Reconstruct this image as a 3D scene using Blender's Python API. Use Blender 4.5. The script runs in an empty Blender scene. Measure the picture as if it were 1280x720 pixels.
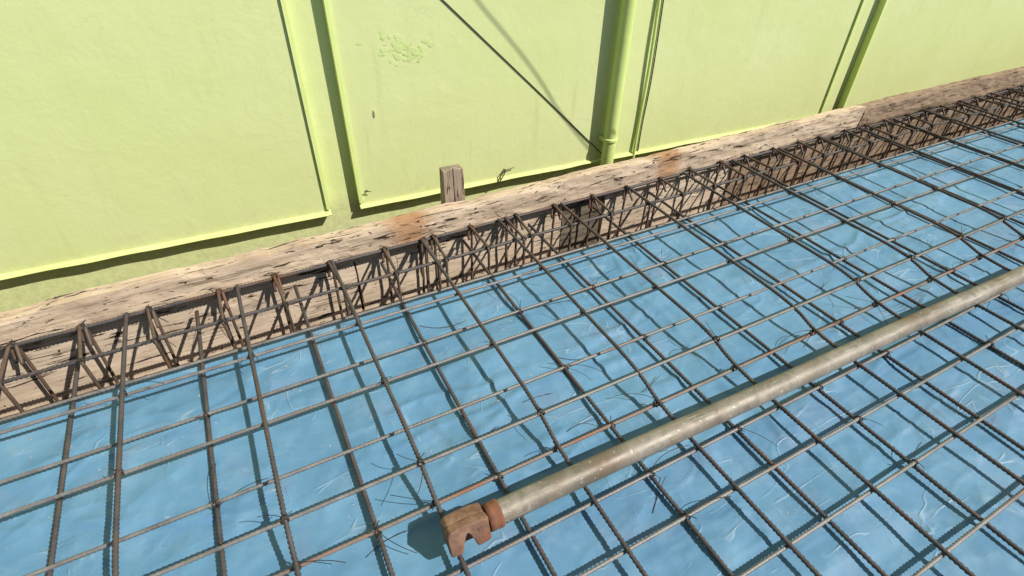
import bpy, math, random
import numpy as np
from mathutils import Matrix, Vector

random.seed(7); rng = np.random.default_rng(11)
scene = bpy.context.scene
COL = scene.collection

# ------------------------------------------------------------------ camera
cam_d = bpy.data.cameras.new('camera'); cam = bpy.data.objects.new('camera', cam_d); COL.objects.link(cam)
RX = Vector((0.88535, -0.46451, 0.01948)); DN = Vector((-0.27506, -0.55712, -0.78355)); FW = Vector((0.37482, 0.68836, -0.62102))
m = Matrix((RX, -DN, -FW)).transposed().to_4x4(); m.translation = (0, 0, 1.3)
cam.matrix_world = m
cam_d.sensor_width = 36; cam_d.lens = 671.07 / 1280 * 36
cam_d.clip_start = 0.02; cam_d.clip_end = 3000
scene.camera = cam

# ------------------------------------------------------------------ sky, sun, exposure
S = Vector((-0.62, 0.75, -1.0))                      # the way sunlight travels
elev = math.atan2(1.0, math.hypot(S.x, S.y)); azim = math.atan2(-S.x, -S.y)
w = bpy.data.worlds.new('World'); scene.world = w; w.use_nodes = True
nt = w.node_tree; nt.nodes.clear()
sky = nt.nodes.new('ShaderNodeTexSky'); sky.sky_type = 'NISHITA'; sky.sun_disc = False
sky.sun_elevation = elev; sky.sun_rotation = azim; sky.dust_density = 1.0; sky.air_density = 1.0; sky.ozone_density = 1.5
bg = nt.nodes.new('ShaderNodeBackground'); bg.inputs[1].default_value = 0.055
wo = nt.nodes.new('ShaderNodeOutputWorld')
nt.links.new(sky.outputs[0], bg.inputs[0]); nt.links.new(bg.outputs[0], wo.inputs[0])
sl = bpy.data.lights.new('sun', 'SUN'); sl.energy = 5.0; sl.angle = math.radians(0.5); sl.color = (1.0, 0.94, 0.85)
so = bpy.data.objects.new('sun', sl); COL.objects.link(so)
so.rotation_euler = S.to_track_quat('-Z', 'Y').to_euler(); so.location = -S * 20
scene.view_settings.view_transform = 'Standard'; scene.view_settings.look = 'None'
scene.view_settings.exposure = 0.22; scene.view_settings.gamma = 1.0

# ------------------------------------------------------------------ materials
def srgb(r, g, b):
    f = lambda c: (c / 255 / 12.92) if c <= 10 else ((c / 255 + .055) / 1.055) ** 2.4
    return (f(r), f(g), f(b), 1)
class NT:
    def __init__(s, name):
        s.m = bpy.data.materials.new(name); s.m.use_nodes = True; s.t = s.m.node_tree
        s.b = s.t.nodes['Principled BSDF']
        s.tc = s.t.nodes.new('ShaderNodeTexCoord')
    def n(s, typ, **kw):
        o = s.t.nodes.new('ShaderNode' + typ)
        for k, v in kw.items():
            if k.startswith('i_'): o.inputs[int(k[2:]) if k[2:].isdigit() else k[2:]].default_value = v
            else: setattr(o, k, v)
        return o
    def l(s, a, b): s.t.links.new(a, b)
    def map(s, scale, rot=(0, 0, 0), src='Object'):
        q = s.n('Mapping'); q.inputs['Scale'].default_value = scale; q.inputs['Rotation'].default_value = rot
        s.l(s.tc.outputs[src], q.inputs['Vector']); return q.outputs[0]
    def noise(s, vec, scale, detail=4, rough=.55, dist=0):
        q = s.n('TexNoise'); q.inputs['Scale'].default_value = scale; q.inputs['Detail'].default_value = detail
        q.inputs['Roughness'].default_value = rough; q.inputs['Distortion'].default_value = dist
        s.l(vec, q.inputs['Vector']); return q.outputs['Fac']
    def ramp(s, fac, stops, interp='LINEAR'):
        q = s.n('ValToRGB'); cr = q.color_ramp; cr.interpolation = interp
        while len(cr.elements) < len(stops): cr.elements.new(.5)
        for e, (p, c) in zip(cr.elements, stops):
            e.position = p; e.color = c if len(c) == 4 else (*c, 1)
        s.l(fac, q.inputs[0]); return q.outputs[0]
    def mix(s, fac, a, b, mode='MIX'):
        q = s.n('Mix', data_type='RGBA', blend_type=mode)
        for sock, v in ((q.inputs[0], fac), (q.inputs[6], a), (q.inputs[7], b)):
            if isinstance(v, (int, float)): sock.default_value = v
            elif isinstance(v, tuple): sock.default_value = v if len(v) == 4 else (*v, 1)
            else: s.l(v, sock)
        return q.outputs[2]
    def math(s, op, a, b=None, c=None):
        q = s.n('Math', operation=op)
        for i, v in enumerate((a, b, c)):
            if v is None: continue
            if isinstance(v, (int, float)): q.inputs[i].default_value = v
            else: s.l(v, q.inputs[i])
        return q.outputs[0]
    def bump(s, h, strength, dist):
        q = s.n('Bump'); q.inputs['Strength'].default_value = strength; q.inputs['Distance'].default_value = dist
        s.l(h, q.inputs['Height'])
        if s.b.inputs['Normal'].links: s.l(s.b.inputs['Normal'].links[0].from_socket, q.inputs['Normal'])
        s.l(q.outputs[0], s.b.inputs['Normal'])
    def col(s, c):
        if isinstance(c, tuple): s.b.inputs['Base Color'].default_value = c if len(c) == 4 else (*c, 1)
        else: s.l(c, s.b.inputs['Base Color'])
    def set(s, **kw):
        for k, v in kw.items():
            sock = s.b.inputs[k.replace('_', ' ')]
            if isinstance(v, (int, float)): sock.default_value = v
            else: s.l(v, sock)

def grey(v): return (v, v, v, 1)
MAT = {}
def mat_tarp():
    k = NT('blue_plastic'); o = k.map((1, 1, 1))
    big = k.noise(o, 2.2, 5, .6); fine = k.noise(o, 11, 7, .72, .1); grit = k.noise(o, 160, 3, .6)
    c = k.ramp(big, [(.3, (.075, .195, .335)), (.55, (.098, .235, .38)), (.75, (.128, .27, .415))])
    c = k.mix(k.ramp(fine, [(.48, grey(0)), (.78, grey(.45))]), c, (.165, .325, .46))
    # dusty streaks dragged along the sheet and specks of dirt
    st = k.noise(k.map((3, 5, 1), (0, 0, .25)), 1.5, 8, .78, .2)
    c = k.mix(k.ramp(st, [(.50, grey(0)), (.74, grey(.30))]), c, (.27, .39, .49))
    c = k.mix(k.ramp(grit, [(.72, grey(0)), (.80, grey(.5))]), c, (.25, .28, .27))
    lil = k.noise(o, 5.2, 5, .65, .4); c = k.mix(k.ramp(lil, [(.54, grey(0)), (.72, grey(.45))]), c, (.185, .235, .36))
    # pinched fold lines: two families of thin crests, tinted paler than the sheet
    def crest(scale, rot, n, wd, lo):
        a = k.noise(k.map(scale, (0, 0, rot)), n, 2, .45, .7); a = k.math('ABSOLUTE', k.math('SUBTRACT', a, .5))
        b_ = k.ramp(a, [(0, grey(1)), (wd, grey(0))]); return k.math('MULTIPLY', b_, k.ramp(k.noise(o, 3.1 + n, 3, .6), [(lo, grey(0)), (lo + .1, grey(1))]))
    crs = k.math('MAXIMUM', crest((1.1, 3.6, 1), -.10, 1.9, .011, .50), crest((3.4, 1.2, 1), .5, 2.3, .012, .54))
    c = k.mix(k.math('MULTIPLY', crs, .28), c, (.42, .53, .60))
    k.col(c); k.set(Roughness=k.ramp(fine, [(.3, grey(.48)), (.7, grey(.66))])); k.b.inputs['Specular IOR Level'].default_value = .5
    wv = k.n('VectorMath', operation='ADD'); nz = k.n('TexNoise'); nz.inputs['Scale'].default_value = 3.5; nz.inputs['Detail'].default_value = 3; k.l(o, nz.inputs['Vector'])
    sc = k.n('VectorMath', operation='SCALE'); sc.inputs['Scale'].default_value = .12; k.l(nz.outputs['Color'], sc.inputs[0]); k.l(o, wv.inputs[0]); k.l(sc.outputs[0], wv.inputs[1])
    msk = k.ramp(k.noise(o, 2.7, 3, .6), [(.40, grey(.12)), (.62, grey(1))])
    for scl, stp, dist in (((4.5, 7, 1), .85, .017), ((11, 15, 1), .8, .006)):
        q = k.n('Mapping'); q.inputs['Scale'].default_value = scl; q.inputs['Rotation'].default_value = (0, 0, .35); k.l(wv.outputs[0], q.inputs['Vector'])
        v = k.n('TexVoronoi', voronoi_dimensions='2D', feature='F1'); v.inputs['Scale'].default_value = 1.0; k.l(q.outputs[0], v.inputs['Vector'])
        k.bump(k.math('MULTIPLY', v.outputs['Distance'], msk), stp, dist)
    k.bump(k.noise(o, 55, 4, .6, .5), .2, .002)
    k.bump(crs, .65, .003)
    return k.m
def mat_wood(name, a, b, c3, stain=None, dark=(.035, .024, .017), up=False):
    k = NT(name)
    info = k.n('ObjectInfo')
    off = k.n('VectorMath', operation='ADD'); k.l(k.tc.outputs['Object'], off.inputs[0])
    sc = k.n('VectorMath', operation='SCALE'); sc.inputs['Scale'].default_value = 9.0
    cmb = k.n('CombineXYZ'); 
    for i in range(3): k.l(info.outputs['Random'], cmb.inputs[i])
    k.l(cmb.outputs[0], sc.inputs[0]); k.l(sc.outputs[0], off.inputs[1])
    def mp(s):
        q = k.n('Mapping'); q.inputs['Scale'].default_value = (s[2], s[1], s[0]) if up else s; k.l(off.outputs[0], q.inputs['Vector']); return q.outputs[0]
    g1 = k.noise(mp((3.2, 28, 28)), 1.5, 7, .65, .55); g2 = k.noise(mp((5, 110, 110)), 1.6, 5, .6, .4)
    bl = k.noise(mp((4, 6, 9)), 1.2, 5, .65)
    col = k.ramp(g1, [(.28, a), (.5, b), (.72, c3)])
    col = k.mix(k.ramp(bl, [(.46, grey(0)), (.74, grey(.5))]), col, (*[x * .6 for x in a], 1))
    col = k.mix(k.ramp(g2, [(.33, grey(.5)), (.43, grey(0))]), col, dark)
    crk = k.noise(mp((5.5, 52, 52)), 1.1, 6, .62, 1.3)
    cmask = k.ramp(crk, [(.365, grey(1)), (.405, grey(0))])
    pit = k.noise(mp((26, 75, 75)), 1.0, 3, .6, .5); pmask = k.ramp(pit, [(.30, grey(1)), (.34, grey(0))])
    if stain:                                   # rust spilt on the plank in a few places
        for (x, z, r) in stain:
            d = k.n('VectorMath', operation='SUBTRACT'); k.l(k.tc.outputs['Object'], d.inputs[0]); d.inputs[1].default_value = (x, 0, z)
            e = k.n('VectorMath', operation='MULTIPLY'); k.l(d.outputs[0], e.inputs[0]); e.inputs[1].default_value = (1 / r, 0, .55 / r)
            ln = k.n('VectorMath', operation='LENGTH'); k.l(e.outputs[0], ln.inputs[0])
            f = k.math('ADD', ln.outputs['Value'], k.math('MULTIPLY', k.math('SUBTRACT', k.noise(mp((9, 9, 12)), 2.6, 8, .78), .5), 2.3))
            col = k.mix(k.ramp(f, [(.35, grey(.78)), (1.0, grey(0))]), col, k.mix(g1, (.25, .105, .042), (.50, .27, .125)))
    cm = k.math('MAXIMUM', cmask, pmask)
    col = k.mix(cm, col, dark)
    k.col(col); k.set(Roughness=.85); k.b.inputs['Specular IOR Level'].default_value = .25
    h = k.math('SUBTRACT', k.math('MULTIPLY', g1, .6), k.math('MULTIPLY', cm, .8))
    k.bump(h, .8, .006); k.bump(g2, .4, .002)
    return k.m
def mat_wall(name, base, lo, hi):
    k = NT(name); o = k.map((1, 1, 1))
    a = k.noise(o, 1.3, 4, .6); b = k.noise(o, 6, 5, .6, .4); s = k.noise(k.map((7, 7, .7)), 1.4, 4, .6)
    c = k.ramp(a, [(.3, lo), (.52, base), (.75, hi)])
    c = k.mix(k.ramp(s, [(.55, grey(0)), (.8, grey(.35))]), c, lo)
    c = k.mix(k.ramp(k.noise(o, 70, 3, .6), [(.70, grey(0)), (.78, grey(.5))]), c, (*[x * .45 for x in lo[:3]], 1))
    hc = k.n('TexVoronoi', feature='DISTANCE_TO_EDGE'); hc.inputs['Scale'].default_value = 1.7
    hv = k.n('VectorMath', operation='ADD'); hn = k.n('TexNoise'); hn.inputs['Scale'].default_value = 4; hn.inputs['Detail'].default_value = 6; k.l(o, hn.inputs['Vector'])
    hs = k.n('VectorMath', operation='SCALE'); hs.inputs['Scale'].default_value = .55; k.l(hn.outputs['Color'], hs.inputs[0]); k.l(o, hv.inputs[0]); k.l(hs.outputs[0], hv.inputs[1]); k.l(hv.outputs[0], hc.inputs['Vector'])
    hm = k.math('MULTIPLY', k.ramp(hc.outputs['Distance'], [(.002, grey(.14)), (.005, grey(0))]), k.ramp(a, [(.48, grey(0)), (.56, grey(1))]))
    c = k.mix(hm, c, (*[x * .35 for x in lo[:3]], 1))                                  # hairline cracks in the render
    dr = k.noise(k.map((16, 16, .9)), 1.2, 5, .65); dm = k.noise(o, 1.9, 5, .65)
    c = k.mix(k.math('MULTIPLY', k.ramp(dr, [(.54, grey(0)), (.72, grey(.32))]), k.ramp(dm, [(.45, grey(0)), (.65, grey(1))])), c, (.36, .37, .17))     # rain streaks
    sep = k.n('SeparateXYZ'); k.l(k.tc.outputs['Object'], sep.inputs[0])
    zz_ = k.math('ADD', sep.outputs['Z'], k.math('MULTIPLY', k.math('SUBTRACT', k.noise(o, 5, 6, .7), .5), -.30))
    spl = k.math('MULTIPLY', k.ramp(k.math('ADD', zz_, .5), [(.40, grey(.5)), (.53, grey(0))]), k.ramp(k.noise(o, 28, 5, .75), [(.42, grey(.15)), (.62, grey(1))]))
    c = k.mix(spl, c, (.40, .37, .20))
    k.col(c); k.set(Roughness=.6); k.b.inputs['Specular IOR Level'].default_value = .3
    k.bump(b, .30, .010); k.bump(k.noise(o, 45, 4, .6), .22, .003)
    return k.m
def mat_steel(name, a, b, rust, rustlo, rusthi, metal, rough):
    k = NT(name); o = k.map((1, 1, 1))
    n1 = k.noise(o, 22, 5, .65); n2 = k.noise(o, 5.5, 4, .6)
    c = k.ramp(n1, [(.3, a), (.7, b)])
    c = k.mix(k.ramp(n2, [(rustlo, grey(0)), (rusthi, grey(.9))]), c, rust)
    k.col(c); k.set(Roughness=k.ramp(n1, [(.3, grey(rough)), (.7, grey(rough + .2))]), Metallic=metal)
    k.bump(k.noise(o, 260, 3, .6), .3, .001)
    return k.m
MAT['tarp'] = mat_tarp()
MAT['plank'] = mat_wood('weathered_wood', (.40, .29, .20), (.55, .43, .31), (.66, .54, .41), [(2.41, .105, .11), (3.76, .115, .10)])
MAT['board'] = mat_wood('pale_board_wood', (.44, .34, .25), (.58, .465, .35), (.67, .56, .44))
MAT['greyboard'] = mat_wood('grey_board_wood', (.10, .085, .06), (.17, .14, .10), (.24, .20, .15))
MAT['oldboard'] = mat_wood('brown_board_wood', (.19, .13, .09), (.30, .215, .145), (.40, .30, .21))
MAT['post'] = mat_wood('post_wood', (.22, .165, .12), (.34, .265, .20), (.44, .355, .275), up=True)
MAT['soffit'] = mat_wood('dirty_wood', (.09, .06, .04), (.15, .10, .07), (.21, .15, .10))
MAT['wall'] = mat_wall('lime_paint', (.60, .66, .315, 1), (.565, .63, .275, 1), (.625, .68, .355, 1))
MAT['trim'] = mat_wall('lime_trim_paint', (.64, .75, .28, 1), (.60, .71, .24, 1), (.69, .79, .33, 1))
MAT['pipe'] = mat_wall('painted_pipe', (.54, .66, .22, 1), (.49, .61, .18, 1), (.58, .70, .27, 1))
MAT['peel'] = mat_wall('old_paint', (.54, .65, .26, 1), (.46, .56, .22, 1), (.60, .70, .32, 1))
MAT['bar'] = mat_steel('ribbed_steel', (.046, .040, .040), (.092, .082, .080), (.11, .055, .036), .50, .70, .1, .48)
MAT['barA'] = mat_steel('scraped_steel', (.12, .112, .108), (.24, .23, .222), (.15, .09, .06), .55, .75, .2, .42)  # paler copy of the bar steel; the sun's reflection is put into its colour
MAT['rustbar'] = mat_steel('rusty_steel', (.13, .10, .085), (.24, .20, .18), (.22, .095, .05), .45, .64, .1, .5)
MAT['stir'] = mat_steel('brown_steel', (.075, .052, .038), (.135, .095, .07), (.14, .065, .035), .5, .68, .1, .55)
MAT['tie'] = mat_steel('black_wire', (.03, .025, .022), (.07, .055, .045), (.08, .04, .02), .5, .7, .4, .5)
MAT['tube'] = mat_steel('galvanised_steel', (.18, .163, .135), (.33, .30, .25), (.15, .105, .068), .47, .68, .2, .45)
def scratch(mt):
    k = NT.__new__(NT); k.m = mt; k.t = mt.node_tree; k.b = k.t.nodes['Principled BSDF']; k.tc = k.t.nodes.new('ShaderNodeTexCoord')
    src = k.b.inputs['Base Color'].links[0].from_socket; o = k.map((1, 1, 1))
    sc = k.noise(k.map((5, 90, 90)), 1.3, 4, .6, .4); bl = k.noise(o, 14, 6, .7, .5); sp = k.noise(o, 90, 3, .6)
    c = k.mix(k.ramp(bl, [(.46, grey(0)), (.62, grey(.6))]), src, (.12, .105, .08))
    c = k.mix(k.ramp(sc, [(.62, grey(0)), (.68, grey(.55))]), c, (.46, .44, .38))
    c = k.mix(k.ramp(sp, [(.66, grey(0)), (.70, grey(.8))]), c, (.50, .47, .41))
    k.col(c); k.bump(k.noise(o, 30, 4, .6), .35, .003)
scratch(MAT['tube'])
MAT['rust'] = mat_steel('rusty_casting', (.095, .042, .026), (.31, .185, .12), (.20, .07, .03), .48, .62, .05, .65)
MAT['redrust'] = mat_steel('red_rust', (.11, .04, .022), (.26, .105, .055), (.30, .20, .14), .60, .72, .05, .7)
MAT['cable'] = mat_steel('black_cable', (.012, .012, .01), (.03, .03, .025), (.03, .03, .02), .5, .7, 0, .5)
def mat_plain(name, lo, hi, rough, sc=8):
    k = NT(name); o = k.map((1, 1, 1)); n = k.noise(o, sc, 6, .65)
    k.col(k.ramp(n, [(.3, lo), (.7, hi)])); k.set(Roughness=rough); k.bump(k.noise(o, sc * 6, 4, .6), .3, .004); return k.m
MAT['concrete'] = mat_plain('concrete', (.24, .235, .22, 1), (.36, .35, .33, 1), .85)
MAT['earth'] = mat_plain('earth', (.20, .15, .10, 1), (.32, .25, .17, 1), .95, .8)

# ------------------------------------------------------------------ mesh helpers
def tag(o, label=None, cat=None, group=None, kind=None):
    if label: o['label'] = label
    if cat: o['category'] = cat
    if group: o['group'] = group
    if kind: o['kind'] = kind
    return o
def link(name, me, mt, parent=None, smooth=False):
    if mt is not None and not me.materials: me.materials.append(mt)
    o = bpy.data.objects.new(name, me); COL.objects.link(o)
    if parent: o.parent = parent
    return o
def mesh(name, V, F, smooth=False):
    """V (n,3); F list of equal-length quad array or list of such arrays"""
    V = np.asarray(V, dtype=np.float32)
    Fs = F if isinstance(F, list) else [F]
    me = bpy.data.meshes.new(name)
    idx = np.concatenate([np.asarray(f).ravel() for f in Fs]).astype(np.int32)
    tot = np.concatenate([np.full(len(f), np.asarray(f).shape[1]) for f in Fs]).astype(np.int32)
    st = np.concatenate([[0], np.cumsum(tot)[:-1]]).astype(np.int32)
    me.vertices.add(len(V)); me.vertices.foreach_set('co', V.ravel())
    me.loops.add(len(idx)); me.loops.foreach_set('vertex_index', idx)
    me.polygons.add(len(tot)); me.polygons.foreach_set('loop_start', st); me.polygons.foreach_set('loop_total', tot)
    me.polygons.foreach_set('use_smooth', np.full(len(tot), smooth))
    me.update(calc_edges=True); me.validate()
    return me
class MB:
    def __init__(s): s.V = []; s.Q = []; s.T = []; s.n = 0
    def add(s, V, Q=None, T=None):
        V = np.asarray(V, float)
        if Q is not None and len(Q): s.Q.append(np.asarray(Q) + s.n)
        if T is not None and len(T): s.T.append(np.asarray(T) + s.n)
        s.V.append(V); s.n += len(V)
    def box(s, x0, x1, y0, y1, z0, z1):
        V = [(x, y, z) for z in (z0, z1) for y in (y0, y1) for x in (x0, x1)]
        s.add(V, [(0, 2, 3, 1), (4, 5, 7, 6), (0, 1, 5, 4), (2, 6, 7, 3), (0, 4, 6, 2), (1, 3, 7, 5)])
    def tube(s, P, r, sides=8, twist=0.0, cap=True):
        """swept tube along polyline P; r scalar or array; twist shifts ring points along the axis (helical ribs)"""
        P = np.asarray(P, float); n = len(P); r = np.broadcast_to(np.asarray(r, float), (n,))
        T = np.gradient(P, axis=0); T /= np.linalg.norm(T, axis=1)[:, None] + 1e-12
        ref = np.array([0, 0, 1.]) if abs(T[0, 2]) < .9 else np.array([1., 0, 0])
        N = np.zeros_like(P); v = ref - T[0] * (ref @ T[0]); v /= np.linalg.norm(v)
        for i in range(n):
            v = v - T[i] * (v @ T[i]); v /= np.linalg.norm(v) + 1e-12; N[i] = v
        B = np.cross(T, N); a = np.arange(sides) * 2 * np.pi / sides
        R = P[:, None, :] + r[:, None, None] * (np.cos(a)[None, :, None] * N[:, None, :] + np.sin(a)[None, :, None] * B[:, None, :])
        if twist: R = R + T[:, None, :] * (twist * np.sin(a))[None, :, None]
        i = np.arange(n - 1)[:, None] * sides; j = np.arange(sides)[None, :]; j2 = (j + 1) % sides
        Q = np.stack([i + j, i + j2, i + sides + j2, i + sides + j], -1).reshape(-1, 4)
        V = R.reshape(-1, 3); Tt = []
        if cap:
            V = np.vstack([V, P[0], P[-1]]); c0 = n * sides; c1 = c0 + 1; jj = np.arange(sides); jn = (jj + 1) % sides
            Tt = np.vstack([np.stack([jn, jj, np.full(sides, c0)], 1), np.stack([(n - 1) * sides + jj, (n - 1) * sides + jn, np.full(sides, c1)], 1)])
        s.add(V, Q, Tt)
    def build(s, name, mt, parent=None, smooth=False):
        F = []
        if s.Q: F.append(np.vstack(s.Q))
        if s.T: F.append(np.vstack(s.T))
        return link(name, mesh(name, np.vstack(s.V), F, smooth), mt, parent)
def empty(name, loc=(0, 0, 0), rz=0):
    o = bpy.data.objects.new(name, None); COL.objects.link(o); o.location = loc; o.rotation_euler = (0, 0, rz); o.empty_display_size = .1
    return o
def vnoise(x, y, seed):
    r = np.random.default_rng(seed); G = r.random((256, 256))
    xi = np.floor(x).astype(int); yi = np.floor(y).astype(int); fx = x - xi; fy = y - yi
    fx = fx * fx * fx * (fx * (fx * 6 - 15) + 10); fy = fy * fy * fy * (fy * (fy * 6 - 15) + 10)
    g = lambda a, b: G[a % 256, b % 256]
    return (g(xi, yi) * (1 - fx) + g(xi + 1, yi) * fx) * (1 - fy) + (g(xi, yi + 1) * (1 - fx) + g(xi + 1, yi + 1) * fx) * fy
def smooth_path(P, step):
    """resample polyline with rounded corners by chaikin then even steps"""
    P = np.asarray(P, float)
    for _ in range(3):
        Q = [P[0]]
        for a, b in zip(P[:-1], P[1:]): Q += [a * .75 + b * .25, a * .25 + b * .75]
        Q.append(P[-1]); P = np.array(Q)
    return resample(P, step)
def resample(P, step):
    P = np.asarray(P, float); d = np.concatenate([[0], np.cumsum(np.linalg.norm(np.diff(P, axis=0), axis=1))])
    n = max(2, int(d[-1] / step) + 1); t = np.linspace(0, d[-1], n)
    return np.stack([np.interp(t, d, P[:, i]) for i in range(3)], 1)
ORD = ['first', 'second', 'third', 'fourth', 'fifth', 'sixth', 'seventh', 'eighth', 'ninth', 'tenth', 'eleventh', 'twelfth',
       'thirteenth', 'fourteenth', 'fifteenth', 'sixteenth', 'seventeenth', 'eighteenth', 'nineteenth', 'twentieth']
ORD += ['twenty-' + o for o in ORD[:9]] + ['thirtieth']

# ------------------------------------------------------------------ the setting
b = MB(); b.box(-400, 400, -400, 400, -3.6, -3.5); tag(b.build('ground', MAT['earth']), kind='structure')
b = MB(); b.box(-4.0, 9.0, -3.2, 1.525, -.27, -.052); tag(b.build('formwork_deck', MAT['soffit']), kind='structure')
b = MB(); b.box(-4.0, 9.0, -3.2, 2.0, -3.5, -3.2); b.box(-4.0, 9.0, -3.1, -2.8, -3.2, -.272); b.box(-4.0, -3.7, -2.8, 1.4, -3.2, -.272); b.box(8.7, 9.0, -2.8, 1.4, -3.2, -.272)
tag(b.build('storey_below', MAT['concrete']), kind='structure')

# beam bottom board in the trench behind the sheet's edge
b = MB(); b.box(-3.6, 8.6, 1.527, 1.846, -.265, -.228)
tag(b.build('soffit_board', MAT['soffit']), 'dirty brown board lying in the beam trench between the blue sheet and the planks', 'board')

# blue plastic sheet
def tarp_height(X, Y):
    h = .013 * (vnoise(X * 2.6 + 5, Y * 2.6 + 3, 1) - .5) * 2 + .0065 * (vnoise(X * 5.3, Y * 5.3, 2) - .5) * 2
    h += .0012 * (vnoise(X * 17, Y * 17, 3) - .5) * 2
    wx = X + .10 * (vnoise(X * 4, Y * 4, 8) - .5); wy = Y + .10 * (vnoise(X * 4 + 9, Y * 4, 9) - .5)
    for sc, am, sd in ((2.6, .0045, 5), (5.5, .0028, 6), (10.0, .0018, 7)):        # pinched creases, sharp at the crest
        n = vnoise(wx * sc * .7, wy * sc * 1.6, sd); h += am * np.clip(1 - np.abs(n - .5) / .05, 0, 1) * (vnoise(X * 2.3, Y * 2.3, sd + 20) > .45)
    # long folds
    for (x0, y0, x1, y1, am, wd) in ((.15, 1.05, 1.25, 1.10, .010, .012), (.10, .93, .95, 1.02, .006, .010), (.62, .99, 1.05, .93, .009, .012), (1.15, .4, 1.3, 1.5, .005, .012), (.2, .80, .6, 1.0, .005, .010), (-.9, 1.2, -.1, .9, .007, .012), (1.7, 1.0, 3.4, 1.2, .009, .014), (1.6, .5, 2.6, .75, .007, .014)):
        L = math.hypot(x1 - x0, y1 - y0); ux, uy = (x1 - x0) / L, (y1 - y0) / L
        t = (wx - x0) * ux + (wy - y0) * uy; d = -(wx - x0) * uy + (wy - y0) * ux
        d = d + .03 * (vnoise(t * 6, t * 0 + am * 900, 31) - .5)
        h += am * np.clip(1 - np.abs(d) / (2 * wd), 0, 1) * np.clip(np.minimum(t, L - t) / .12, 0, 1)
    h = np.where(h < 0, h * .55, h) + .0005
    top = .0100
    return np.where(h > top - .008, top - .008 + .008 * np.tanh((h - top + .008) / .008), h)
xs = np.concatenate([np.arange(-3.6, -1.2, .05), np.arange(-1.2, 2.4, .0065), np.arange(2.4, 5.0, .016), np.arange(5.0, 8.6, .05)])
ys = np.concatenate([np.arange(-2.6, .1, .05), np.arange(.1, 1.541, .0065)])
X, Y = np.meshgrid(xs, ys, indexing='ij')
Z = tarp_height(X, Y)
edge = 1.542 + .006 * (vnoise(xs * 5, xs * 0, 41) - .5)
Y[:, -1] = edge
Z[:, -2:] = Z[:, -3:-2] * np.array([.6, .3]); 
# hem turned down over the deck's rim
Yd = np.stack([edge + .004, edge + .003 + .006 * vnoise(xs * 9, xs * 0, 42), edge + .002], 1); Zd = np.stack([np.full_like(xs, -.02), np.full_like(xs, -.07), -.13 - .03 * vnoise(xs * 4, xs * 0, 43)], 1)
Xf = np.concatenate([X, np.repeat(xs[:, None], 3, 1)], 1); Yf = np.concatenate([Y, Yd], 1); Zf = np.concatenate([Z, Zd], 1)
nx, ny = Xf.shape
i = np.arange(nx - 1)[:, None] * ny; j = np.arange(ny - 1)[None, :]
Q = np.stack([i + j, i + ny + j, i + ny + j + 1, i + j + 1], -1).reshape(-1, 4)
o = link('plastic_sheet', mesh('plastic_sheet', np.stack([Xf, Yf, Zf], -1).reshape(-1, 3), Q, True), MAT['tarp'])
tag(o, 'creased blue plastic sheet spread over the whole deck under the steel mesh', 'plastic sheet')

# ------------------------------------------------------------------ neighbour's lime green wall
WALL = (0.44, 2.40, 0); WRZ = math.atan2(-.09, 1.93)
wl = empty('house_wall', WALL, WRZ); tag(wl, 'sunlit lime green painted house wall behind the planks', 'wall')
b = MB(); b.box(-9, 12, .035, .30, -3.5, 5.0); b.build('wall_base', MAT['wall'], wl)
def panel(x0, x1, z0, z1):
    b = MB(); b.box(x0 + .018, x1 - .018, 0, .034, z0 + .016, z1); p = b.build('raised_panel', MAT['wall'], wl)
    b = MB()
    V = []; F = []
    n = max(2, int((x1 - x0) / .04)); xx = np.linspace(x0, x1, n)
    wob = .004 * (vnoise(xx * 7, xx * 0, 61) - .5); 
    prof = [(.034, -.003), (-.017, 0), (-.021, .005), (-.017, .012), (.034, .030)]
    V = np.array([[(x, y + wb, z0 + z + wb * .6) for (y, z) in prof] for x, wb in zip(xx, wob)]).reshape(-1, 3)
    i = np.arange(n - 1)[:, None] * 5; j = np.arange(5)[None, :]; jn = (j + 1) % 5
    b.add(V, np.stack([i + j, i + 5 + j, i + 5 + jn, i + jn], -1).reshape(-1, 4))
    for s, xe in ((1, x0), (-1, x1)): 
        zz0 = z0 + .031
        lo, hi = sorted((xe, xe + s * .017)); b.box(lo, hi, -.013, .033, zz0, z1)
    e = b.build('panel_rim', MAT['trim'], p)
    return p
panel(0, 3.2, -.054, 4.2); panel(-3.2, -.14, -.054, 4.2); panel(3.4, 7.0, -.054, 4.2)
# drain pipe with clamps
b = MB(); b.tube([(1.406, -.056, z) for z in np.linspace(-3.4, 4.2, 40)], .036, 20, cap=False); pp = b.build('drain_pipe', MAT['pipe'], wl, True)
for zc in (.098, 1.5, 2.9, -1.2):
    b = MB(); b.tube([(1.406, -.056, zc - .011), (1.406, -.056, zc - .006), (1.406, -.056, zc + .006), (1.406, -.056, zc + .011)], [.0365, .043, .043, .0365], 20)
    b.box(1.362, 1.371, -.056, .004, zc - .009, zc + .009); b.box(1.445, 1.452, -.052, -.0005, zc - .022, zc + .006); b.build('pipe_clamp', MAT['pipe'], pp)
# thin conduit and loose cable beside it
b = MB(); zz = np.linspace(-3.4, 4.2, 200); b.tube(np.stack([1.622 + .004 * np.sin(zz * 5), np.full(200, -.016) + .003 * np.sin(zz * 9), zz], 1), .009, 10, cap=False)
b.build('conduit', MAT['pipe'], wl, True)['label'] = 'thin green painted conduit right of the drain pipe'
b = MB(); zz = np.linspace(-.3, 4.2, 200); b.tube(np.stack([1.655 + .012 * np.sin(zz * 3.1 + 1) - .012 * np.exp(-((zz - .1) / .2) ** 2), np.full(200, -.006), zz], 1), .0035, 6, cap=False)
b.build('loose_cable', MAT['cable'], wl, True)
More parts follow.
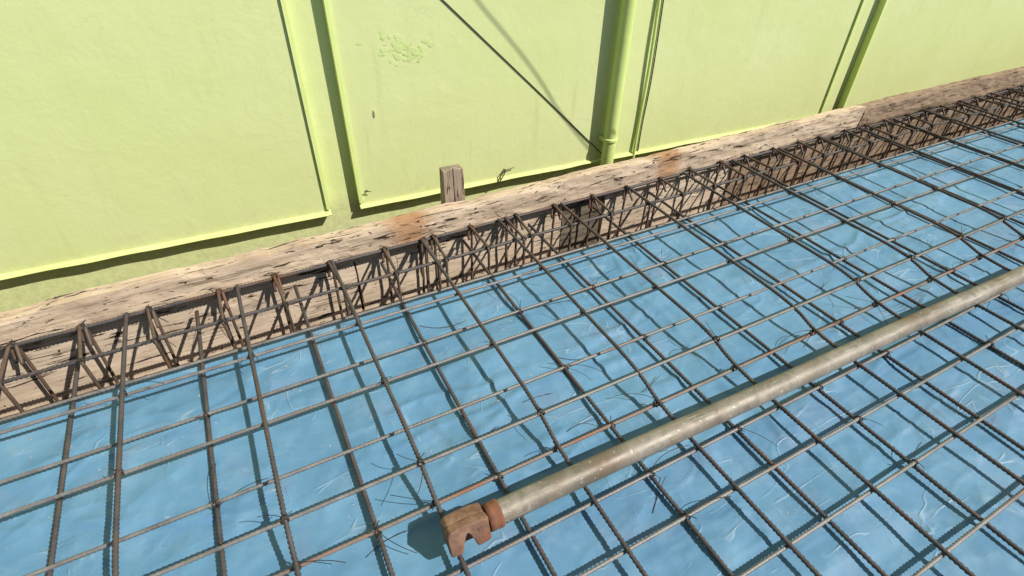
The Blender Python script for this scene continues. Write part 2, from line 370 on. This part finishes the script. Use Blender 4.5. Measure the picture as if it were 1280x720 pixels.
# patch of flaked paint: many thin irregular flakes standing off the panel
b = MB(); r = random.Random(4)
for k in range(70):
    x = r.gauss(.30, .055); z = r.gauss(.655, .028) + (x - .3) * -.12; a = r.uniform(0, 6.28); q = r.uniform(.004, .014); nn = r.randint(5, 7); th = r.uniform(.0005, .0018)
    ring = [(x + q * r.uniform(.6, 1.3) * math.cos(a + 6.283 * t / nn) * 1.3, z + q * r.uniform(.6, 1.2) * math.sin(a + 6.283 * t / nn)) for t in range(nn)]
    V = [(px, -th, pz) for px, pz in ring] + [(px, -.0002, pz) for px, pz in ring] + [(x, -th * 1.2, z)]
    T = [(t, (t + 1) % nn, 2 * nn) for t in range(nn)]; Qd = [(t, nn + t, nn + (t + 1) % nn, (t + 1) % nn) for t in range(nn)]
    b.add(V, Qd, T)
o = b.build('paint_flakes', MAT['peel'], wl); tag(o, 'patch of blistered flaking paint near the top left of the panel', None, None, 'stuff')
# nails, a knotted cord end and a chip on the wall
b = MB(); b.tube([(.044, .002, .033), (.046, -.018, .036)], .0028, 6); b.tube([(.028, -.016, .037), (.062, -.019, .033)], .0022, 5); b.build('nail', MAT['tie'], wl)
b = MB(); b.tube([(.78, .002, .008), (.776, -.02, .006)], .0028, 6); b.build('nail', MAT['tie'], wl)
b = MB(); b.tube(smooth_path([(.785, -.012, .012), (.765, -.02, -.002), (.742, -.024, -.03), (.734, -.022, -.052), (.75, -.02, -.05), (.772, -.02, -.015), (.782, -.016, .006)], .005), .0035, 6)
b.tube(smooth_path([(.772, -.016, .004), (.80, -.014, .010), (.835, -.012, .012)], .006), .0022, 5); b.build('cord_loop', MAT['stir'], wl, True)['label'] = 'small knotted cord loop hanging from a nail'
b = MB(); b.add([(.127, -.0015, .38), (.134, -.0015, .384), (.136, -.0015, .405), (.130, -.0015, .418), (.125, -.0015, .40)], None, [(0, 1, 2), (0, 2, 3), (0, 3, 4)]); b.build('paint_chip', MAT['oldboard'], wl)

W = wl.matrix_basis if False else (Matrix.Translation(WALL) @ Matrix.Rotation(WRZ, 4, 'Z'))
def wp(x, y, z): return W @ Vector((x, y, z))
# taut black cable close to the wall and the slack cable, higher up and nearer, whose shadow falls on the wall
b = MB(); b.tube([tuple(wp(*p)) for p in ((-.9, -.0032, 2.13), (.486, -.0032, .839), (1.0, -.0032, .365), (1.40, -.005, -.010), (1.445, -.024, -.055), (1.475, -.03, -.083))], .0026, 6)
tag(b.build('black_cable', MAT['cable'], None, True), 'taut black cable slanting down across the green wall to the plank', 'cable')
P = [(.3, 1.4), (.45, 1.06), (.638, .83), (.798, .661), (.925, .516), (1.022, .388), (1.076, .299), (1.185, .174), (1.279, .067), (1.33, .01)]
Sl = (W.to_3x3().inverted() @ S); D = .9
P = smooth_path([tuple(wp(x, 0, z) - S * (D / Sl.y)) for x, z in P], .03)
b = MB(); b.tube(P, .0034, 6); tag(b.build('slack_cable', MAT['cable'], None, True), 'slack overhead cable strung above the deck in front of the green wall', 'cable')

# ------------------------------------------------------------------ shuttering timber
def plank_mesh(L, t, h, seed, rough=.004, nick=.006, step=.02):
    """weathered plank, x 0..L, y 0..t (front face at y=0), z 0..h; arrises worn, ends split"""
    n = max(3, int(L / step)); xs = np.linspace(0, L, n)
    ring = []; m_ = 8
    for k in range(m_): ring.append((0, h * k / (m_ - 1)))
    ring += [(t * .5, h), (t, h)] + [(t, h * .5), (t, 0)] + [(t * .5, 0)]
    R = len(ring); V = np.zeros((n, R, 3))
    for q, (y, z) in enumerate(ring):
        V[:, q, 0] = xs; V[:, q, 1] = y; V[:, q, 2] = z
    topw = (vnoise(xs * 7, xs * 0 + 1.5, seed) - .5) * rough * 2 + (vnoise(xs * 28, xs * 0 + 7.5, seed + 1) - .5) * rough
    chip = nick * np.clip((vnoise(xs * 11, xs * 0 + 3.3, seed + 2) - .66) / .3, 0, 1)
    botw = (vnoise(xs * 6, xs * 0 + 4.5, seed + 3) - .5) * rough * 2
    for q, (y, z) in enumerate(ring):
        f = z / h
        V[:, q, 2] += topw * f - chip * (f > .99) + botw * (1 - f)
        if y == 0:
            V[:, q, 1] += (vnoise(xs * 5, xs * 0 + z * 30, seed + 4) - .5) * rough + (vnoise(xs * 22, xs * 0 + z * 110, seed + 5) - .5) * rough * .7
            if q in (0, m_ - 1): V[:, q, 1] += .003 + chip * .7
    V[0, :, 0] += (rng.random(R) - .5) * .006; V[-1, :, 0] += (rng.random(R) - .5) * .010
    i = np.arange(n - 1)[:, None] * R; j = np.arange(R)[None, :]; jn = (j + 1) % R
    Qs = np.stack([i + j, i + jn, i + R + jn, i + R + j], -1).reshape(-1, 4)[:, ::-1]
    VV = V.reshape(-1, 3); c0 = V[0].mean(0); c1 = V[-1].mean(0); VV = np.vstack([VV, c0, c1]); jj = np.arange(R); jn = (jj + 1) % R
    T = np.vstack([np.stack([jj, jn, np.full(R, n * R)], 1)[:, ::-1] * 1, np.stack([(n - 1) * R + jn, (n - 1) * R + jj, np.full(R, n * R + 1)], 1)[:, ::-1]])
    return mesh('plank', VV, [Qs, T], False)
def plank(name, x0, x1, y, z0, z1, t, mt, label, seed, group=None, rough=.004, tilt=0.0, cat='plank'):
    o = link(name, plank_mesh(x1 - x0, t, z1 - z0, seed, rough), MAT[mt]); o.location = (x0, y, z0); o.rotation_euler = (0, tilt, 0)
    return tag(o, label, cat, group)
G1 = 'boards of the edge shuttering'
# long thick upper plank (origin at its left end so that the stains sit where they do in the photograph)
plank('shuttering_plank', -1.9, 3.35, 1.815, .0248, .1508, .055, 'plank', 'long thick weathered plank with rust stains, below the timber post', 20, G1, .006, -.010)
XJ = [-1.8, .277, .552, 1.262, 1.50, 2.35, 3.3]
lab = ['long lower board running out at the left edge', 'short pale lower board left of the butt joint, behind the leftmost low stirrup', 'pale lower board below the timber post, right of the butt joint', 'short dark grey board behind the stirrups, between two pale boards', 'pale lower board right of the dark grey board', 'lower board to the right of the second rust stain']
for k in range(6):
    pl = plank('shuttering_board', XJ[k] + .006, XJ[k + 1] - .006, 1.836 + (.004 if k == 3 else 0) + .002 * (k % 2), -.29, .057, .03, 'greyboard' if k == 3 else ('board' if k < 5 else 'oldboard'), lab[k], 30 + k, G1)
    b = MB(); b.box(XJ[k + 1] - XJ[k] - .05, XJ[k + 1] - XJ[k] + .03, .036, .07, .0, .335); b.build('cleat', MAT['soffit'], pl)
plank('shuttering_board', 3.303, 8.3, 1.836, -.29, .057, .03, 'oldboard', 'lower board running out at the far right edge', 38, G1)
plank('shuttering_plank', 3.36, 8.3, 1.818, .077, .203, .055, 'oldboard', 'brown weathered plank at the far right, continuing the stained plank', 60, G1, .006)
# posts behind
def post(x, y, z0, z1, wd, dp, label, seed, lean=0):
    r = random.Random(seed); n = 14; V = []; 
    prof = [(0, 0), (.42, 0), (.46, .10), (.50, 0), (1, .02), (1, 1), (0, 1)]      # a long split runs down the front face
    for i in range(n):
        f = i / (n - 1); z = z0 + (z1 - z0) * f
        for q, (a, c) in enumerate(prof):
            sw = .004 * math.sin(i * 1.7 + q * 2) + r.uniform(-.0025, .0025); tp = -.012 * (a - .3) if i == n - 1 else 0
            ins = .006 if i == n - 1 else 0
            V.append(((a - .5) * (wd - 2 * ins) + .012 * math.sin(f * 2.4) + sw * .6, ins + c * (dp - 2 * ins) + sw * .5, z - (.010 if (i == n - 1 and q in (0, 6)) else 0) + tp))
    P = len(prof); Qs = [(i * P + j, i * P + (j + 1) % P, (i + 1) * P + (j + 1) % P, (i + 1) * P + j) for i in range(n - 1) for j in range(P)]
    t0 = (n - 1) * P; V.append((0, dp * .5, z1 + .003)); T = [(t0 + j, t0 + (j + 1) % P, len(V) - 1) for j in range(P)]
    o = link('timber_post', mesh('timber_post', V, [np.array(Qs), np.array(T)]), MAT['post']); o.location = (x, y, 0); o.rotation_euler = (0, lean, 0)
    return tag(o, label, 'post', 'posts propping the shuttering')
post(.735, 1.885, -3.2, .315, .098, .06, 'split grey brown timber post end sticking up behind the stained plank', 3)

# ------------------------------------------------------------------ reinforcing steel
def ribbed(b, P, r, pitch=.012, sides=8):
    P = resample(P, pitch / 2); n = len(P)
    rr = np.where(np.arange(n) % 2 == 0, r * .84, r * 1.20); b.tube(P, rr, sides, twist=r * .55)
def bow(P, amp, seed):
    """bars are never quite straight"""
    P = resample(P, .05); L = np.linspace(0, 1, len(P)); r = np.random.default_rng(seed); d = np.zeros(len(P))
    for k in range(1, 6): d += r.normal() / k ** 1.3 * np.sin(L * k * math.pi + r.uniform(0, 6)) * amp * .6
    return P, d
ZBL, ZAB, ZAT, ZBT = .0165, .0272, .0745, .0855
RB, RA = .0060, .0050
lowX = {-1: -.30, 0: .036, 1: .364, 2: .727, 3: 1.046, 4: 1.395}
topX = {-1: -.15, 0: .187, 1: .547, 2: .896, 3: 1.215, 4: 1.590}
for k in range(-4, -1): lowX[k] = -.30 + (k + 1) * .345; topX[k] = -.15 + (k + 1) * .345
for k in range(5, 17): lowX[k] = 1.395 + (k - 4) * .345 + .012 * math.sin(k * 2.3); topX[k] = 1.590 + (k - 4) * .345 + .012 * math.sin(k * 3.1)
botY = [1.281, .971, .717, .540, .403, .235, .05, -.15, -.40, -.7]
for k in lowX: lowX[k] *= 1.0075
topY = [1.413, 1.126, .8125]
AX0, AX1 = -2.4, 8.2
barY = {}
def a_bar(y, z, mt, label, seed):
    P, d = bow([(AX0, y, z), (AX1, y, z)], .004, seed)
    P[:, 1] += d - np.interp(.8, P[:, 0], d)
    P[:, 2] += .5 * np.abs(d) * 0
    b = MB(); ribbed(b, P, RA); o = b.build('reinforcing_bar', MAT[mt], None, True)
    barY[(y, z)] = lambda x, P=P: float(np.interp(x, P[:, 0], P[:, 1]))
    return tag(o, label, 'steel bar', 'long bars parallel to the planks')
a_bar(1.515, ZAB + .002, 'barA', 'pale long bar lying along the edge of the blue sheet', 100)
an = ['second bottom long bar from the sheet edge, crossing under the cranked bars', 'bottom long bar halfway across the lit sheet, by the long folds', 'rusty brown long bar passing just behind the fork head of the steel tube', 'long bar just in front of the steel tube', 'second long bar in front of the steel tube', 'long bar at the near lower edge of the picture', 'long bar under the camera, nearest but three', 'long bar under the camera, nearest but two', 'long bar under the camera, nearest but one', 'long bar nearest of all']
for k, y in enumerate(botY):
    if y == .717: a_bar(y, ZAB, 'rustbar', an[k], 110 + k)
    else: a_bar(y, ZAB, 'rustbar' if y == .717 else 'barA', an[k], 110 + k)
tn = ['upper long bar tied under the cranked bars nearest the planks', 'upper long bar tied under the middle of the cranked bars', 'upper long bar tied at the bends of the cranked bars']
for k, y in enumerate(topY): a_bar(y, ZAT, 'barA', tn[k], 130 + k)

# ties: a twist of black binding wire with loose tails
def tie(b, x, y, z, r, big=False):
    rad = .0095
    for s in (1, -1):
        a = math.pi / 4 * s + r.uniform(-.25, .25); ca, sa = math.cos(a), math.sin(a); P = []
        for t in np.linspace(0, 2 * math.pi * 1.4, 15):
            u = rad * 1.05 * math.cos(t); v = rad * 1.15 * math.sin(t); wv = .0016 * math.sin(t * 3.1) + .0012 * t / 6
            P.append((x + u * ca - wv * sa, y + u * sa + wv * ca, z + v))
        b.tube(P, .0019, 5)
    for _ in range(3):
        a = r.uniform(0, 6.283); L = r.choice([.014, .016, .018, .022, .06, .11]) * (1.4 if big else 1); ln = r.uniform(.1, .6)
        P0 = np.array((x, y, z + .008)); d = np.array((math.cos(a), math.sin(a), ln)); c = np.array((-math.sin(a), math.cos(a), r.uniform(-.6, -.1))) * r.uniform(-.8, .8)
        P = [P0 + d * L * t + c * L * t * t + np.array((0, 0, -ln * L * t * t * .8)) for t in np.linspace(0, 1, 7)]
        b.tube(P,   .0013 if L < .03 else .0010, 4)
rt = random.Random(21)
def ties_for(parent, X, pairs, prob):
    b = MB(); c = 0
    for (y, za, zb) in pairs:
        if rt.random() > prob: continue
        yy = barY[(y, za)](X) if (y, za) in barY else y
        tie(b, X, yy, (za + zb) / 2, rt); c += 1
    if c: tag(b.build('tie_wire', MAT['tie'], parent, True), kind='stuff')
def where(k, base='fork head'):
    return None
order = sorted(lowX); 
for k in order:
    X = lowX[k]
    P, d = bow([(X, -1.0, ZBL), (X, 1.50, ZBL), (X, 1.795, ZBL + .004)], .004, 200 + k); P[:, 0] += d - np.interp(1.0, P[:, 1], d)
    b = MB(); ribbed(b, P, RB); o = b.build('reinforcing_bar', MAT['bar'], None, True)
    lb = ('straight bottom cross bar passing left of the fork head, nearest to it' if k == 0 else
          'straight bottom cross bar under the steel tube, just right of the fork head' if k == 1 else
          f'straight bottom cross bar, {ORD[k-1]} to the right of the fork head' if k > 1 else
          f'straight bottom cross bar, {ORD[-k]} to the left of the fork head')
    tag(o, lb, 'steel bar', 'straight bottom cross bars')
    ties_for(o, X, [(y, ZAB, ZBL) for y in botY] + [(1.515, ZAB + .002, ZBL)], .55 if -2 <= k <= 5 else .4)
for k in sorted(topX):
    X = topX[k]; tall = k <= -1 or k >= 5; ycr = .820 + .012 * math.sin(k * 2.7)
    P = smooth_path([(X, -1.0, .038), (X, .3, .038), (X, ycr - .095, .038), (X, ycr, ZBT), (X, 1.15, ZBT), (X, 1.6, ZBT + .004), (X, 1.792, ZBT + .005)], .05)
    P, d = bow(P, .004, 300 + k); P[:, 0] += d - np.interp(1.3, P[:, 1], d)
    b = MB(); ribbed(b, P, RB); o = b.build('cranked_bar', MAT['bar'], None, True)
    lb = ('cranked cross bar bending down right at the fork head of the steel tube' if k == 0 else
          f'cranked cross bar, {ORD[k-1]} to the right of the fork head' if k > 0 else f'cranked cross bar, {ORD[-k-1]} to the left of the fork head')
    tag(o, lb, 'steel bar', 'cranked cross bars')
    ties_for(o, X, [(y, ZAT, ZBT) for y in topY] + [(.717, ZAB, .038)], .95)

# stirrups of the edge beam
def stirrup(x, xb, y0, y1, z0, z1, label, seed, group):
    r = random.Random(seed); j = lambda: r.uniform(-.006, .006)
    rr = .0056; c = .018
    A = [(x, y0), (xb, y1)]
    Pt = [(x + .004, y0 + .045, z1 - .05), (x + .002, y0 + .004, z1 + .0), (xb, y1, z1 + j() * .5), (xb + j(), y1 + j() * .4, z0), (x + j(), y0 + j() * .4, z0), (x - .008, y0, z1 - .001), (x - .008 + (xb - x) * .1, y0 + .05, z1 - .004), (x - .010, y0 + .075, z1 - .035)]
    # closed link: up the front, over, down the back; both hooks at the back corner
    Pt = [(xb + .010, y1 - .050, z1 - .055), (xb + .008, y1 - .006, z1 - .004), (xb + .006, y1, z1 - .02), (xb + j(), y1 + j() * .3, z0), (x + j(), y0 + j() * .3, z0), (x, y0, z1), (xb - .004, y1 - .004, z1 + .003), (xb - .010, y1 + .004, z1 - .004), (xb - .014, y1 - .012, z1 - .060)]
    Q = [Pt[0]]
    for p, q, s in zip(Pt[:-2], Pt[1:-1], Pt[2:]):
        p, q, s = map(np.array, (p, q, s)); d0 = (p - q); d1 = (s - q); l0 = np.linalg.norm(d0); l1 = np.linalg.norm(d1)
        c_ = min(c, l0 * .45, l1 * .45); a = q + d0 / l0 * c_; e = q + d1 / l1 * c_
        for t in (0, .25, .5, .75, 1): Q.append(tuple((1 - t) ** 2 * a + 2 * t * (1 - t) * q + t * t * e))
    Q.append(Pt[-1])
    b = MB(); b.tube(resample(Q, .009), rr, 7); o = b.build('stirrup', MAT['stir'], None, True)
    tag(o, label, 'stirrup', group)
    b = MB(); tie(b, x, y0 + .004, z1 - .006, rt); tie(b, xb, y1 - .003, z1 - .004, rt); tag(b.build('tie_wire', MAT['tie'], o, True), kind='stuff')
    return o
SX = [(.388, .395), (.588, .603), (.770, .771), (.972, .990), (1.165, 1.186), (1.380, 1.394), (1.594, 1.593), (1.795, 1.80), (.188, .180)]
SL = ['second low stirrup left of the timber post', 'low stirrup just left of the timber post', 'low stirrup below the timber post, just to its right', 'second low stirrup to the right of the timber post', 'third low stirrup to the right of the timber post, by the dark grey board', 'fourth low stirrup to the right of the timber post, by the dark grey board', 'fifth low stirrup to the right of the timber post', 'sixth low stirrup to the right of the timber post, under the right rust stain', 'third low stirrup left of the timber post, leftmost low one']
for k, (x, xb) in enumerate(SX): stirrup(x, xb, 1.618, 1.800, -.215, .086, SL[k], 400 + k, 'low stirrups of the edge beam')
# a few doubled up beside their neighbours, as in the photograph
stirrup(.553, .560, 1.615, 1.80, -.215, .084, 'low stirrup doubled up against the cranked bar left of the timber post', 431, 'low stirrups of the edge beam')
stirrup(.935, .940, 1.622, 1.80, -.215, .080, 'low stirrup doubled up right of the timber post, beside a cranked bar', 432, 'low stirrups of the edge beam')
for k in range(7): stirrup(-.012 - .2 * k, -.02 - .2 * k + .012 * math.sin(k * 2), 1.614, 1.798, -.215, .085, f'low stirrup towards the left edge, {ORD[k + 3]} to the left of the timber post', 440 + k, 'low stirrups of the edge beam')
for k in range(24): stirrup(2.0 + .2 * k, 2.0 + .2 * k + .014 * math.sin(k * 2.2), 1.622, 1.805, -.215, .088, f'low stirrup towards the right edge, {ORD[k]} beyond the right rust stain', 470 + k, 'low stirrups of the edge beam')
def beam_bar(P, label, seed, mt='bar', r=RB):
    P, d = bow(P, .003, seed); P[:, 2] += d * .6
    b = MB(); ribbed(b, P, r); tag(b.build('beam_bar', MAT[mt], None, True), label, 'steel bar', 'long bars of the edge beam')
beam_bar([(-1.7, 1.626, .074), (1.0, 1.634, .074), (6.8, 1.638, .078)], 'front upper bar threaded through the stirrups', 500, 'bar', .0062)
beam_bar([(-1.7, 1.790, .076), (1.0, 1.797, .076), (6.8, 1.800, .079)], 'back upper bar of the stirrups, against the stained plank', 501, 'bar', .0065)
beam_bar([(-1.7, 1.63, -.200), (6.8, 1.63, -.200)], 'front bottom bar deep in the beam trench', 502, 'stir')
beam_bar([(-1.7, 1.79, -.200), (6.8, 1.79, -.200)], 'back bottom bar deep in the beam trench', 503, 'stir')

# ------------------------------------------------------------------ steel tube with fork head
t = empty('prop_tube', (.305, .597, .0855), math.atan2(-.012, .53)); tag(t, 'grey steel prop tube with a rusty fork head lying on the bars', 'steel tube')
b = MB(); L = 2.45; n = 160; r0, r1 = .0295, .0255
b.tube([(x, .0015 * math.sin(x * 5), 0) for x in np.linspace(0, L, n)], r0, 28, cap=False)
b.tube([(x, .0015 * math.sin(x * 5), 0) for x in np.linspace(L, 0, n)], r1, 28, cap=False)
a = np.arange(28) * 2 * np.pi / 28
for xe in (0, L):
    V = [(xe, r0 * math.cos(q), r0 * math.sin(q)) for q in a] + [(xe, r1 * math.cos(q), r1 * math.sin(q)) for q in a]
    b.add(V, [(k, (k + 1) % 28, 28 + (k + 1) % 28, 28 + k) for k in range(28)])
b.build('tube_body', MAT['tube'], t, True)
b = MB(); xs_ = [-.034, -.033, -.020, -.017, -.008, .0005, .002]; b.tube([(x, 0, 0) for x in xs_], [.027, .0325, .0335, .0325, .034, .0335, .028], 28); b.build('collar', MAT['redrust'], t, True)
# fork head: a cast jaw with a V notch in its near side; section in local x,z swept across y, all arrises worn round
import bmesh
from mathutils import noise as mnoise
prof = [(-.036, -.030), (-.036, .029), (-.060, .033), (-.100, .034), (-.128, .031), (-.137, .022), (-.137, -.036), (-.108, -.038), (-.096, .004), (-.090, .012), (-.084, .004), (-.071, -.037), (-.045, -.035)]
bm = bmesh.new()
def sweep(pf, y0, y1):
    f0 = bm.faces.new([bm.verts.new((x, y0, z)) for x, z in pf]); ext = bmesh.ops.extrude_face_region(bm, geom=[f0])
    bmesh.ops.translate(bm, verts=[v for v in ext['geom'] if isinstance(v, bmesh.types.BMVert)], vec=(0, y1 - y0, 0))
sweep(prof, -.032, -.004)
sweep([(x + (.0012 if x < -.09 else -.0012), z * .97) for x, z in prof[:7] + prof[12:]], -.006, .032)
bmesh.ops.recalc_face_normals(bm, faces=bm.faces)
bmesh.ops.bevel(bm, geom=list(bm.edges), offset=.0045, segments=2, affect='EDGES', profile=.6)
bmesh.ops.triangulate(bm, faces=bm.faces[:])
for _ in range(3): bmesh.ops.subdivide_edges(bm, edges=[e for e in bm.edges if e.calc_length() > .006], cuts=1)
bm.normal_update()
for v in bm.verts:
    nn = mnoise.noise(v.co * 60) * .0016 + mnoise.noise(v.co * 190) * .0008
    v.co += v.normal * nn
for f in bm.faces: f.smooth = True
me = bpy.data.meshes.new('fork_head'); bm.to_mesh(me); bm.free(); fo = link('fork_head', me, MAT['rust'], t)
fo.rotation_euler = (math.radians(-20), 0, 0)

# ------------------------------------------------------------------ offcuts of binding wire on the sheet
spots = [(.05, .70, 'left of the fork head'), (.14, .50, 'in front of the fork head'), (.60, .92, 'at mid sheet'), (.80, .99, 'by the long folds'), (.95, .80, 'just behind the tube'), (.40, .86, 'behind the fork head'), (.72, .49, 'in front of the tube'), (.88, 1.28, 'near the grey board'), (.46, 1.35, 'below the post'), (-.25, 1.0, 'at the far left'), (1.9, .9, 'behind the tube, right'), (2.5, 1.2, 'at the far right')]
ro = random.Random(9)
for k, (x, y, wh) in enumerate(spots):
    a = ro.uniform(-.6, .9); L = ro.uniform(.08, .17); cv = ro.uniform(-.5, .5); P = []
    for q in np.linspace(0, 1, 12):
        px = x + L * (q - .5) * math.cos(a) - cv * L * (q - .5) ** 2 * math.sin(a); py = y + L * (q - .5) * math.sin(a) + cv * L * (q - .5) ** 2 * math.cos(a)
        P.append((px, py, float(tarp_height(np.array([px]), np.array([py]))[0]) + .0015 + .012 * q * q * ro.uniform(.6, 1)))
    b = MB(); b.tube(P, .0009, 5)
    tag(b.build('wire_offcut', MAT['tie'], None, True), 'thin offcut of black wire lying on the blue sheet ' + wh, 'wire', 'offcuts of binding wire on the sheet')


# ------------------------------------------------------------------ sawdust, splinters and cement crumbs on the sheet
rd = random.Random(33); b = MB()
for k in range(700):
    y = 1.53 - abs(rd.gauss(0, .55)); x = rd.uniform(-1.2, 4.5)
    if y < .3: continue
    z = float(tarp_height(np.array([x]), np.array([y]))[0]); q = rd.choice([.0006, .0008, .0010, .0016]); l = q * rd.uniform(1, 4); a = rd.uniform(0, 3.14); ca, sa = math.cos(a), math.sin(a)
    V = [(x + u * l * ca - v * q * sa, y + u * l * sa + v * q * ca, z + t) for u, v, t in ((-1, -.7, .0003), (1, -.5, .0003), (.9, .8, .0004), (-.8, .6, .0003), (.1, .1, q * .9))]
    b.add(V, None, [(0, 1, 4), (1, 2, 4), (2, 3, 4), (3, 0, 4)])
tag(b.build('crumbs', MAT['board']), 'sawdust, splinters and pale crumbs scattered over the blue sheet', 'debris', None, 'stuff')
for pl in [o for o in bpy.data.objects if o.name.startswith(('shuttering_plank', 'shuttering_board'))]:
    xs_ = [v.co.x for v in pl.data.vertices]; L = max(xs_); h = max(v.co.z for v in pl.data.vertices)
    b = MB(); c = 0; px = .06
    while px < L - .03:
        for fz in (.25, .75):
            if rd.random() < .75:
                X0 = px + rd.uniform(-.02, .02); Z0 = h * fz + rd.uniform(-.012, .012); b.tube([(X0, -.0045, Z0), (X0 + .0005, .006, Z0)], .0030, 7)
        px += rd.uniform(.35, .6)
    if b.n: tag(b.build('nail_head', MAT['tie'], pl), kind='stuff')
